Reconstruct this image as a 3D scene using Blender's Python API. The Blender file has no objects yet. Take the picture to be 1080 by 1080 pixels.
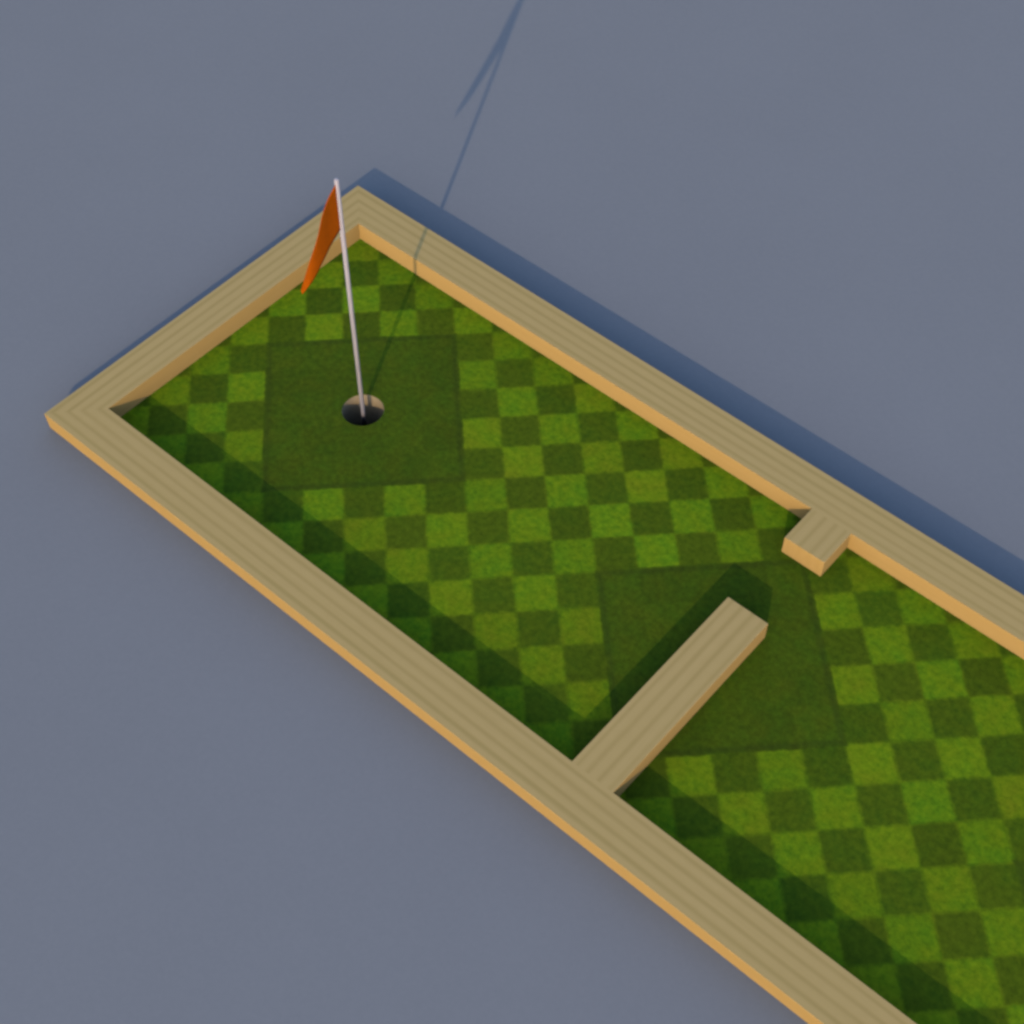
import bpy, bmesh, math, random
from mathutils import Vector, Matrix, Euler

random.seed(7)
S = 0.0955                      # metres per chequer cell of the turf
RT2 = math.sqrt(2.0)
T = 8 * RT2 * S                 # length of one lane segment
RW = T / 10                     # rail width
H = 0.566 * S                   # rail top above turf
ZG = -0.052 * S                 # ground level below turf
HR = 0.5453 * S                 # hole radius
HS = 2.5 * RT2 * S              # hole position along the lane
S0 = -1.5 * RT2 * S             # outer edge of the closed end
S1 = S0 + 3 * T                 # far end (out of frame)
TI, TO = 0.4 * T, 0.5 * T       # inner and outer half widths

scn = bpy.context.scene
col = scn.collection


# ------------------------------------------------------------ helpers
def link(name, bm, mat, parent=None, loc=(0, 0, 0), rz=0.0, smooth=False):
    bmesh.ops.recalc_face_normals(bm, faces=bm.faces)
    me = bpy.data.meshes.new(name)
    bm.to_mesh(me)
    bm.free()
    me.materials.append(mat)
    if smooth:
        for p in me.polygons:
            p.use_smooth = True
    o = bpy.data.objects.new(name, me)
    col.objects.link(o)
    o.location = loc
    o.rotation_euler = (0, 0, rz)
    if parent:
        o.parent = parent
    return o


def empty(name, loc, label, cat):
    o = bpy.data.objects.new(name, None)
    col.objects.link(o)
    o.location = loc
    o.empty_display_size = 0.05
    o['label'] = label
    o['category'] = cat
    return o


def prism(pts, z0, z1, bev=0.0):
    """Vertical prism over a convex outline, edges softened."""
    bm = bmesh.new()
    lo = [bm.verts.new((x, y, z0)) for x, y in pts]
    hi = [bm.verts.new((x, y, z1)) for x, y in pts]
    n = len(pts)
    bm.faces.new(lo[::-1])
    bm.faces.new(hi)
    for i in range(n):
        bm.faces.new((lo[i], lo[(i + 1) % n], hi[(i + 1) % n], hi[i]))
    return bm


def bevel_where(bm, test, w, seg=3):
    bm.edges.ensure_lookup_table()
    es = [e for e in bm.edges if test(e.verts[0].co, e.verts[1].co)]
    if es:
        bmesh.ops.bevel(bm, geom=es, offset=w, segments=seg, profile=0.5, affect='EDGES')


def sheet_with_hole(x0, x1, y0, y1, cx, cy, r, z, rim_z=None, side_z=None, n=64):
    """Flat sheet with a round hole; optional hole rim and outer skirt going down."""
    bm = bmesh.new()
    a = [2 * math.pi * (i + 0.5) / n for i in range(n)]
    q = r * 3
    inner = [bm.verts.new((cx + r * math.cos(t), cy + r * math.sin(t), z)) for t in a]
    sq = []
    for t in a:
        c, s = math.cos(t), math.sin(t)
        k = q / max(abs(c), abs(s))
        sq.append(bm.verts.new((cx + k * c, cy + k * s, z)))
    for i in range(n):
        j = (i + 1) % n
        bm.faces.new((inner[i], sq[i], sq[j], inner[j]))
        # fill the square's cut corner
    # outer: connect each square vertex out to the rectangle
    out = []
    for v in sq:
        dx, dy = v.co.x - cx, v.co.y - cy
        kx = ((x1 - cx) / dx if dx > 0 else (x0 - cx) / dx) if abs(dx) > 1e-9 else 1e9
        ky = ((y1 - cy) / dy if dy > 0 else (y0 - cy) / dy) if abs(dy) > 1e-9 else 1e9
        k = min(kx, ky)
        out.append(bm.verts.new((cx + dx * k, cy + dy * k, z)))
    corners = [(x1, y1), (x0, y1), (x0, y0), (x1, y0)]
    ring = []
    for i in range(n):
        j = (i + 1) % n
        p, r_ = out[i], out[j]
        mid = None
        ring.append(p)
        on = lambda v: (abs(v.co.x - x0) < 1e-7, abs(v.co.x - x1) < 1e-7,
                        abs(v.co.y - y0) < 1e-7, abs(v.co.y - y1) < 1e-7)
        if not any(u and w for u, w in zip(on(p), on(r_))):
            best = min(corners, key=lambda c: (Vector((c[0], c[1])) - p.co.xy).length
                       + (Vector((c[0], c[1])) - r_.co.xy).length)
            mid = bm.verts.new((best[0], best[1], z))
            ring.append(mid)
        if mid:
            bm.faces.new((sq[i], p, mid, r_, sq[j]))
        else:
            bm.faces.new((sq[i], p, r_, sq[j]))
    if rim_z is not None:
        lo = [bm.verts.new((v.co.x, v.co.y, rim_z)) for v in inner]
        for i in range(n):
            j = (i + 1) % n
            bm.faces.new((inner[j], lo[j], lo[i], inner[i]))
    if side_z is not None:
        lo = [bm.verts.new((v.co.x, v.co.y, side_z)) for v in ring]
        m = len(ring)
        for i in range(m):
            j = (i + 1) % m
            bm.faces.new((ring[i], lo[i], lo[j], ring[j]))
    return bm


# ------------------------------------------------------------ materials
class NT:
    def __init__(self, name, rough=0.8, spec=0.3):
        self.m = bpy.data.materials.new(name)
        self.m.use_nodes = True
        self.t = self.m.node_tree
        self.b = self.t.nodes['Principled BSDF']
        self.b.inputs['Roughness'].default_value = rough
        self.b.inputs['Specular IOR Level'].default_value = spec

    def n(self, kind, **kw):
        nd = self.t.nodes.new(kind)
        for k, v in kw.items():
            setattr(nd, k, v)
        return nd

    def put(self, sock, v):
        if isinstance(v, bpy.types.NodeSocket):
            self.t.links.new(v, sock)
        else:
            sock.default_value = v

    def math(self, op, a, b=0.0, c=0.0, clamp=False):
        nd = self.n('ShaderNodeMath', operation=op, use_clamp=clamp)
        self.put(nd.inputs[0], a)
        self.put(nd.inputs[1], b)
        self.put(nd.inputs[2], c)
        return nd.outputs[0]

    def mix(self, f, a, b, blend='MIX'):
        nd = self.n('ShaderNodeMix', data_type='RGBA', blend_type=blend)
        self.put(nd.inputs[0], f)
        self.put(nd.inputs[6], a)
        self.put(nd.inputs[7], b)
        return nd.outputs[2]

    def noise(self, vec, scale, detail=2.0, rough=0.5, dist=0.0):
        nd = self.n('ShaderNodeTexNoise')
        self.put(nd.inputs['Vector'], vec)
        nd.inputs['Scale'].default_value = scale
        nd.inputs['Detail'].default_value = detail
        nd.inputs['Roughness'].default_value = rough
        nd.inputs['Distortion'].default_value = dist
        return nd

    def ramp(self, f, stops):
        nd = self.n('ShaderNodeValToRGB')
        self.put(nd.inputs[0], f)
        e = nd.color_ramp.elements
        while len(e) < len(stops):
            e.new(0.5)
        for el, (p, c) in zip(e, stops):
            el.position = p
            el.color = (c[0], c[1], c[2], 1) if isinstance(c, (tuple, list)) else (c, c, c, 1)
        return nd.outputs[0]

    def bump(self, h, strength, dist):
        nd = self.n('ShaderNodeBump')
        nd.inputs['Strength'].default_value = strength
        nd.inputs['Distance'].default_value = dist
        self.put(nd.inputs['Height'], h)
        self.t.links.new(nd.outputs[0], self.b.inputs['Normal'])

    def color(self, c):
        self.put(self.b.inputs['Base Color'], c)


def wood(name, lined, tint):
    w = NT(name, rough=0.72, spec=0.22)
    tc = w.n('ShaderNodeTexCoord')
    mp = w.n('ShaderNodeMapping')
    mp.inputs['Scale'].default_value = (0.22, 7.5, 7.5)       # stretched along the length
    w.put(mp.inputs['Vector'], tc.outputs['Object'])
    warp = w.noise(tc.outputs['Object'], 2.2, 2)
    add = w.n('ShaderNodeVectorMath', operation='MULTIPLY_ADD')
    w.put(add.inputs[0], warp.outputs['Color'])
    add.inputs[1].default_value = (0.0, 0.16, 0.0)
    w.put(add.inputs[2], mp.outputs[0])
    v = add.outputs[0]
    sp = w.n('ShaderNodeSeparateXYZ')
    w.put(sp.inputs[0], tc.outputs['Object'])
    # growth rings: lines across the board, spacing and darkness both wandering
    ph = w.noise(v, 1.3, 1.0)
    yy = w.math('ABSOLUTE', sp.outputs[1])
    line = w.math('MULTIPLY_ADD', yy, 2 * math.pi / (RW * 0.25), w.math('MULTIPLY_ADD', ph.outputs[0], 5.0, 1.9))
    line = w.math('MULTIPLY_ADD', w.math('SINE', line), 0.5, 0.5)
    line = w.math('POWER', line, 2.6)
    amt = w.noise(v, 2.1, 1.0)
    fine = w.noise(v, 16.0, 2.0, 0.5)
    g = w.math('MULTIPLY', line, w.math('MULTIPLY_ADD', amt.outputs[0], 1.05 * lined, 0.08 * lined))
    g = w.math('SUBTRACT', 1.0, g)
    g = w.math('ADD', w.math('MULTIPLY', g, 0.72), w.math('MULTIPLY', fine.outputs[0], 0.36))
    c = w.ramp(g, [(0.38, WOOD_D), (0.66, WOOD_M), (0.96, WOOD_L)])
    spots = w.noise(tc.outputs['Object'], 38.0, 2)
    c = w.mix(w.math('MULTIPLY', spots.outputs[0], 0.12), c, (0.62, 0.55, 0.42, 1), 'MULTIPLY')
    c = w.mix(1.0, c, (tint[0], tint[1], tint[2], 1), 'MULTIPLY')
    w.color(c)
    w.bump(g, 0.12, 0.001)
    return w.m


def turf():
    w = NT('chequered_artificial_grass', rough=0.9, spec=0.12)
    tc = w.n('ShaderNodeTexCoord')
    sep = w.n('ShaderNodeSeparateXYZ')
    w.put(sep.inputs[0], tc.outputs['Object'])
    # small wander so the mown edges are not ruler straight
    wob = w.noise(tc.outputs['Object'], 55.0, 2)
    ws = w.n('ShaderNodeSeparateColor')
    w.put(ws.inputs[0], wob.outputs['Color'])
    k = 1.0 / (RT2 * S)
    x, y = sep.outputs[0], sep.outputs[1]
    u = w.math('ADD', w.math('MULTIPLY', w.math('ADD', x, y), k),
               w.math('MULTIPLY', w.math('SUBTRACT', ws.outputs[0], 0.5), 0.09))
    v = w.math('ADD', w.math('MULTIPLY', w.math('SUBTRACT', x, y), k),
               w.math('MULTIPLY', w.math('SUBTRACT', ws.outputs[1], 0.5), 0.09))
    fu, fv = w.math('FLOOR', u), w.math('FLOOR', v)
    # soft parity: product of two clamped sines
    su = w.math('MULTIPLY', w.math('SINE', w.math('MULTIPLY', u, math.pi)), 5.5)
    sv = w.math('MULTIPLY', w.math('SINE', w.math('MULTIPLY', v, math.pi)), 5.5)
    su = w.math('MAXIMUM', w.math('MINIMUM', su, 1.0), -1.0)
    sv = w.math('MAXIMUM', w.math('MINIMUM', sv, 1.0), -1.0)
    par = w.math('MULTIPLY_ADD', w.math('MULTIPLY', su, sv), 0.5, 0.5)      # 1 = bright cell
    # plain dark patch, 5 x 5 cells, once per lane segment
    uc, vc2 = w.math('ADD', u, 1.5), w.math('ADD', v, 1.5)
    mu = w.math('FLOORED_MODULO', uc, 8.0)
    mv = w.math('FLOORED_MODULO', vc2, 8.0)
    same = w.math('COMPARE', w.math('FLOOR', w.math('DIVIDE', uc, 8.0)),
                  w.math('FLOOR', w.math('DIVIDE', vc2, 8.0)), 0.1)
    # distance from the centre of the patch
    du = w.math('ABSOLUTE', w.math('SUBTRACT', mu, 4.0))
    dv = w.math('ABSOLUTE', w.math('SUBTRACT', mv, 4.0))
    dd = w.math('MAXIMUM', du, dv)
    patch = w.math('MULTIPLY', w.math('MULTIPLY_ADD', w.math('SUBTRACT', 2.55, dd), 20.0, 0.5, clamp=True), same)
    edge = w.math('MULTIPLY', w.math('SUBTRACT', 1.0, w.math('MULTIPLY', w.math('ABSOLUTE', w.math('SUBTRACT', dd, 2.44)), 9.0), clamp=True), same)
    # variation per cell
    cv = w.n('ShaderNodeCombineXYZ')
    w.put(cv.inputs[0], fu)
    w.put(cv.inputs[1], fv)
    wn = w.n('ShaderNodeTexWhiteNoise', noise_dimensions='2D')
    w.put(wn.inputs['Vector'], cv.outputs[0])
    wc = w.n('ShaderNodeSeparateColor')
    w.put(wc.inputs[0], wn.outputs['Color'])
    patches = w.noise(tc.outputs['Object'], 17.0, 3, 0.6)
    grain = w.noise(tc.outputs['Object'], 190.0, 4, 0.75)
    blot = w.noise(tc.outputs['Object'], 70.0, 3, 0.65)
    hue = w.math('ADD', w.math('MULTIPLY_ADD', blot.outputs[0], 0.7, w.math('MULTIPLY', patches.outputs[0], 1.0)), w.math('MULTIPLY', wc.outputs[0], 0.32))
    hue = w.math('SUBTRACT', hue, 0.505, clamp=True)
    bright = w.ramp(hue, [(0.18, BR_G), (0.55, BR_M), (0.92, BR_Y)])
    dark = w.ramp(hue, [(0.18, DK_G), (0.55, DK_M), (0.92, DK_Y)])
    plain = w.ramp(patches.outputs[0], [(0.35, PL_G), (0.66, PL_Y)])
    c = w.mix(par, dark, bright)
    # cells show through the plain patch very faintly
    c = w.mix(w.math('MULTIPLY', patch, 0.97), c, plain)
    c = w.mix(w.math('MULTIPLY', edge, 0.34), c, (0.02, 0.03, 0.006, 1))
    val = w.math('MULTIPLY_ADD', w.math('SUBTRACT', grain.outputs[0], 0.5), 0.55, 1.0)
    val = w.math('MULTIPLY', val, w.math('MULTIPLY_ADD', w.math('SUBTRACT', blot.outputs[0], 0.5), 1.25, 1.0))
    val = w.math('MULTIPLY', val, w.math('MULTIPLY_ADD', w.math('SUBTRACT', wc.outputs[1], 0.5), 0.17, 1.0))
    vc = w.n('ShaderNodeCombineColor')
    for i in range(3):
        w.put(vc.inputs[i], val)
    c = w.mix(1.0, c, vc.outputs[0], 'MULTIPLY')
    w.color(c)
    w.bump(grain.outputs[0], 0.35, 0.0012)
    return w.m


def ground_mat():
    w = NT('blue_grey_ground', rough=0.85, spec=0.2)
    tc = w.n('ShaderNodeTexCoord')
    big = w.noise(tc.outputs['Object'], 1.6, 3, 0.55)
    sm = w.noise(tc.outputs['Object'], 95.0, 4, 0.7)
    f = w.math('ADD', w.math('MULTIPLY', big.outputs[0], 0.4), w.math('MULTIPLY', sm.outputs[0], 0.6))
    w.color(w.ramp(f, [(0.3, tuple(a * 0.955 for a in GROUND)), (0.7, tuple(a * 1.045 for a in GROUND))]))
    w.bump(sm.outputs[0], 0.05, 0.002)
    return w.m


def plain_mat(name, c, rough=0.6, var=0.05, scale=30, spec=0.3):
    w = NT(name, rough=rough, spec=spec)
    tc = w.n('ShaderNodeTexCoord')
    n = w.noise(tc.outputs['Object'], scale, 3)
    w.color(w.ramp(n.outputs[0], [(0.3, tuple(a * (1 - var) for a in c)), (0.7, tuple(a * (1 + var) for a in c))]))
    return w.m


WOOD_D = (0.4440, 0.3362, 0.1312)
WOOD_M = (0.4900, 0.3677, 0.1486)
WOOD_L = (0.5350, 0.4011, 0.1737)
BR_G = (0.1066, 0.2404, 0.0059)
BR_M = (0.1469, 0.2436, 0.0047)
BR_Y = (0.1662, 0.2181, 0.0058)
DK_G = (0.0577, 0.1227, 0.0042)
DK_M = (0.0732, 0.1227, 0.0037)
DK_Y = (0.0787, 0.1216, 0.0042)
PL_G = (0.0544, 0.1057, 0.0041)
PL_Y = (0.0679, 0.1064, 0.0040)
GROUND = (0.232, 0.254, 0.297)

M_wood, M_turf, M_ground = wood('pale_timber_planed_top', 1.0, (1.0, 1.0, 1.0)), turf(), ground_mat()
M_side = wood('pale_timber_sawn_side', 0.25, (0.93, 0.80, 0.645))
M_cup = plain_mat('beige_cup_lining', (0.33, 0.27, 0.18), rough=0.8, var=0.05, scale=60, spec=0.15)
M_cloth = plain_mat('orange_cloth', (0.42, 0.086, 0.0002), rough=0.8, var=0.06, scale=60, spec=0.1)
M_pole = plain_mat('off_white_painted_pole', (0.46, 0.44, 0.52), rough=0.45, var=0.04, scale=25)

# ------------------------------------------------------------ ground
g = link('ground', sheet_with_hole(-60, 60, -60, 60, HS, 0, HR + 0.0016, ZG), M_ground)
g['kind'] = 'structure'

# ------------------------------------------------------------ the lane
lane = empty('minigolf_lane', (HS, 0, ZG),
             'chequered green mini golf lane edged by pale timber rails, with two timber baffles', 'golf lane')


def part(name, bm, mat, loc=(0, 0, 0), rz=0.0, **kw):
    o = link(name, bm, mat, None, (loc[0] - HS, loc[1], loc[2] - ZG), rz, **kw)
    o.parent = lane
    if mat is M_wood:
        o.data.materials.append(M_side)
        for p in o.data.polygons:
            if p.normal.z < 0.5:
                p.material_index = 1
    return o


part('turf', sheet_with_hole(S0 + RW - 0.002, S1 - RW + 0.002, -TI - 0.002, TI + 0.002, HS, 0, HR, 0.0,
                             rim_z=-0.003), M_turf)
# turf texture uses the mesh's own coordinates, so keep them in lane coordinates
lane_turf = bpy.data.objects['turf']

BV = 0.0013
def long_edges(L):
    return None

# rails: local x along the rail, local y = distance outward from the inner edge
def rail(name, length_in, miter0, miter1, loc, rz, flip=False, worn=None):
    """miter: +1 the rail widens outward past its inner end, 0 square end"""
    y = -RW if flip else RW
    pts = [(0, 0), (length_in, 0), (length_in + miter1 * RW, y), (-miter0 * RW, y)]
    if flip:
        pts = pts[::-1]
    bm = prism(pts, 0, H - ZG)
    top = H - ZG
    bevel_where(bm, lambda a, b: abs(a.z - top) < 1e-6 and abs(b.z - top) < 1e-6
                and abs(a.y - b.y) < 1e-6 and abs(a.y) > RW / 2, BV * 0.45, 2)
    # the near rail's outer face leans out a few millimetres at the top
    for v in bm.verts:
        if worn and v.co.z > top * 0.8 and abs(v.co.y) > RW / 2 and worn(v.co):
            if name == 'side_rail':
                v.co.y -= 0.05 * S
                if v.co.x < 0:
                    v.co.x += 0.045 * S
            else:
                v.co.x -= 0.05 * S
                v.co.y -= 0.045 * S if not flip else 0.0
    return part(name, bm, M_wood, (loc[0], loc[1], ZG), rz)


L_in = (S1 - RW) - (S0 + RW)
G = 0.0
# far long rail (t = +TI), near long rail (t = -TI)
rail('side_rail', L_in, 1, 1, (S0 + RW, TI), 0)
rail('side_rail', L_in, 1, 1, (S0 + RW, -TI), 0, flip=True, worn=lambda c: True)
# end rails
rail('end_rail', 2 * TI, 1, 1, (S0 + RW, -TI), math.pi / 2, worn=lambda c: c.x < 0)
rail('end_rail', 2 * TI, 1, 1, (S1 - RW, -TI), math.pi / 2, flip=True, worn=lambda c: c.x < 0)


def baffle(name, t0, t1, label):
    sc = 10.5 * RT2 * S
    L = abs(t1 - t0)
    y0, y1 = -RW / 2, RW / 2
    bm = prism([(0, y0), (L, y0), (L, y1), (0, y1)], 0, H - ZG - 0.0)
    top = H - ZG
    bevel_where(bm, lambda a, b: (abs(a.z - top) < 1e-6 and abs(b.z - top) < 1e-6
                                  and not (a.x < 1e-6 and b.x < 1e-6))
                or (a.x > L - 1e-6 and b.x > L - 1e-6 and abs(a.z - b.z) > 1e-4), BV * 0.45, 2)
    o = part(name, bm, M_wood, (sc, t0, ZG), math.pi / 2 if t1 > t0 else -math.pi / 2)
    o['label'] = label
    return o


baffle('baffle', -TI, 0.1 * T, 'long timber baffle reaching past the middle of the lane')
baffle('baffle', TI, 0.3 * T, 'short timber baffle stub jutting from the far side rail')

# hole cup: wall thickness, floor
bm = bmesh.new()
n = 64
D = 1.35 * S
rings = []
for r, z in ((HR + 0.0014, ZG + 0.0005), (HR + 0.0002, -0.003), (HR + 0.0002, -D), (0.0, -D)):
    if r == 0:
        c = bm.verts.new((0, 0, z))
        rings.append(c)
        continue
    rings.append([bm.verts.new((r * math.cos(2 * math.pi * (i + .5) / n), r * math.sin(2 * math.pi * (i + .5) / n), z)) for i in range(n)])
bm.clear()
prof = [(HR + 0.0014, -0.0032), (HR + 0.0002, -0.0032), (HR + 0.0002, -D), (0.0, -D), (0.0, -D - 0.003),
        (HR + 0.0014, -D - 0.003)]
vs = []
for r, z in prof:
    if r == 0:
        vs.append([bm.verts.new((0, 0, z))] * n)
    else:
        vs.append([bm.verts.new((r * math.cos(2 * math.pi * (i + .5) / n), r * math.sin(2 * math.pi * (i + .5) / n), z)) for i in range(n)])
for k in range(len(vs)):
    A, B = vs[k], vs[(k + 1) % len(vs)]
    for i in range(n):
        j = (i + 1) % n
        f = list(dict.fromkeys((A[i], A[j], B[j], B[i])))
        if len(f) >= 3:
            bm.faces.new(f)
part('hole_cup', bm, M_cup, (HS, 0, 0))

# ------------------------------------------------------------ flagstick
flagstick = empty('flagstick', (HS, 0, -D), 'thin white flagstick with orange pennant standing in the golf hole', 'flagstick')
PR = 0.056 * S
PT = 7.70 * S + D
bm = bmesh.new()
n = 20
prof = [(PR, 0), (PR, PT - PR * 0.5), (PR * 0.8, PT - PR * 0.12), (PR * 0.4, PT)]
vs = [[bm.verts.new((r * math.cos(2 * math.pi * i / n), r * math.sin(2 * math.pi * i / n), z)) for i in range(n)] for r, z in prof]
for A, B in zip(vs, vs[1:]):
    for i in range(n):
        j = (i + 1) % n
        bm.faces.new((A[i], A[j], B[j], B[i]))
bm.faces.new(vs[0][::-1])
bm.faces.new(vs[-1])
link('pole', bm, M_pole, flagstick, (0, 0, 0), smooth=True)

# pennant: upper and lower edge as (reach, height) in cells, sideways ripple between
upper = [(0.03, 7.62), (-0.28, 7.36), (-0.52, 7.01), (-0.76, 6.47), (-1.09, 5.94), (-1.43, 5.36)]
lower = [(-0.03, 6.27), (-0.37, 6.02), (-0.64, 5.75), (-0.98, 5.43), (-1.22, 5.30), (-1.40, 5.22)]


def curve(P, q):
    q = max(0.0, min(1.0, q)) * (len(P) - 1)
    i = min(int(q), len(P) - 2)
    f = q - i
    p0, p1, p2, p3 = P[max(i - 1, 0)], P[i], P[i + 1], P[min(i + 2, len(P) - 1)]
    return tuple(0.5 * (2 * b + (c - a) * f + (2 * a - 5 * b + 4 * c - d) * f * f + (3 * b - a - 3 * c + d) * f ** 3)
                 for a, b, c, d in zip(p0, p1, p2, p3))


NU, NV = 48, 14
bm = bmesh.new()
grid = []
for i in range(NU + 1):
    q = i / NU
    a, b = curve(upper, q), curve(lower, q)
    row = []
    for j in range(NV + 1):
        w = j / NV
        y = a[0] + (b[0] - a[0]) * w
        z = a[1] + (b[1] - a[1]) * w
        x = 0.12 * math.sin(math.pi * q ** 1.3)
        y -= 0.834 * x
        z += 1.197 * x
        row.append(bm.verts.new((x * S, y * S, z * S + D)))
    grid.append(row)
for i in range(NU):
    for j in range(NV):
        bm.faces.new((grid[i][j], grid[i + 1][j], grid[i + 1][j + 1], grid[i][j + 1]))
fl = link('pennant', bm, M_cloth, flagstick, (0, 0, 0), smooth=True)
sol = fl.modifiers.new('cloth_thickness', 'SOLIDIFY')
sol.thickness = 0.0008
sol.offset = 0

# ------------------------------------------------------------ camera
cam = bpy.data.cameras.new('camera')
co = bpy.data.objects.new('camera', cam)
col.objects.link(co)
co.location = (23.9243 * S, -17.5636 * S, 30.7237 * S)
co.rotation_euler = (0.6493, 0.0, 0.7162)
cam.sensor_fit = 'HORIZONTAL'
cam.sensor_width = 36
cam.lens = 36 * 1658.5 / 1080
cam.clip_start = 0.05
cam.clip_end = 400
scn.camera = co

# ------------------------------------------------------------ light
L = Vector((1.1637, -2.211, 1.0)).normalized()      # towards the sun
elev = math.asin(L.z)
rot = math.atan2(L.x, L.y)
sd = bpy.data.lights.new('sun', 'SUN')
sd.energy = 2.0
sd.angle = math.radians(0.5)
sd.color = (0.85, 0.62, 0.37)
so = bpy.data.objects.new('sun', sd)
col.objects.link(so)
so.rotation_euler = L.to_track_quat('Z', 'Y').to_euler()
so.location = (0, 0, 3)

wd = bpy.data.worlds.new('World')
scn.world = wd
wd.use_nodes = True
nt = wd.node_tree
sky = nt.nodes.new('ShaderNodeTexSky')
sky.sky_type = 'NISHITA'
sky.sun_disc = False
sky.sun_elevation = elev
sky.sun_rotation = rot
nt.links.new(sky.outputs[0], nt.nodes['Background'].inputs[0])
nt.nodes['Background'].inputs[1].default_value = 0.15

scn.view_settings.view_transform = 'Standard'
scn.view_settings.look = 'None'
scn.view_settings.exposure = 0.4
scn.view_settings.gamma = 1
scn.render.engine = 'CYCLES'
scn.cycles.use_denoising = True
scn.cycles.filter_width = 3.0
scn.cycles.diffuse_bounces = 0
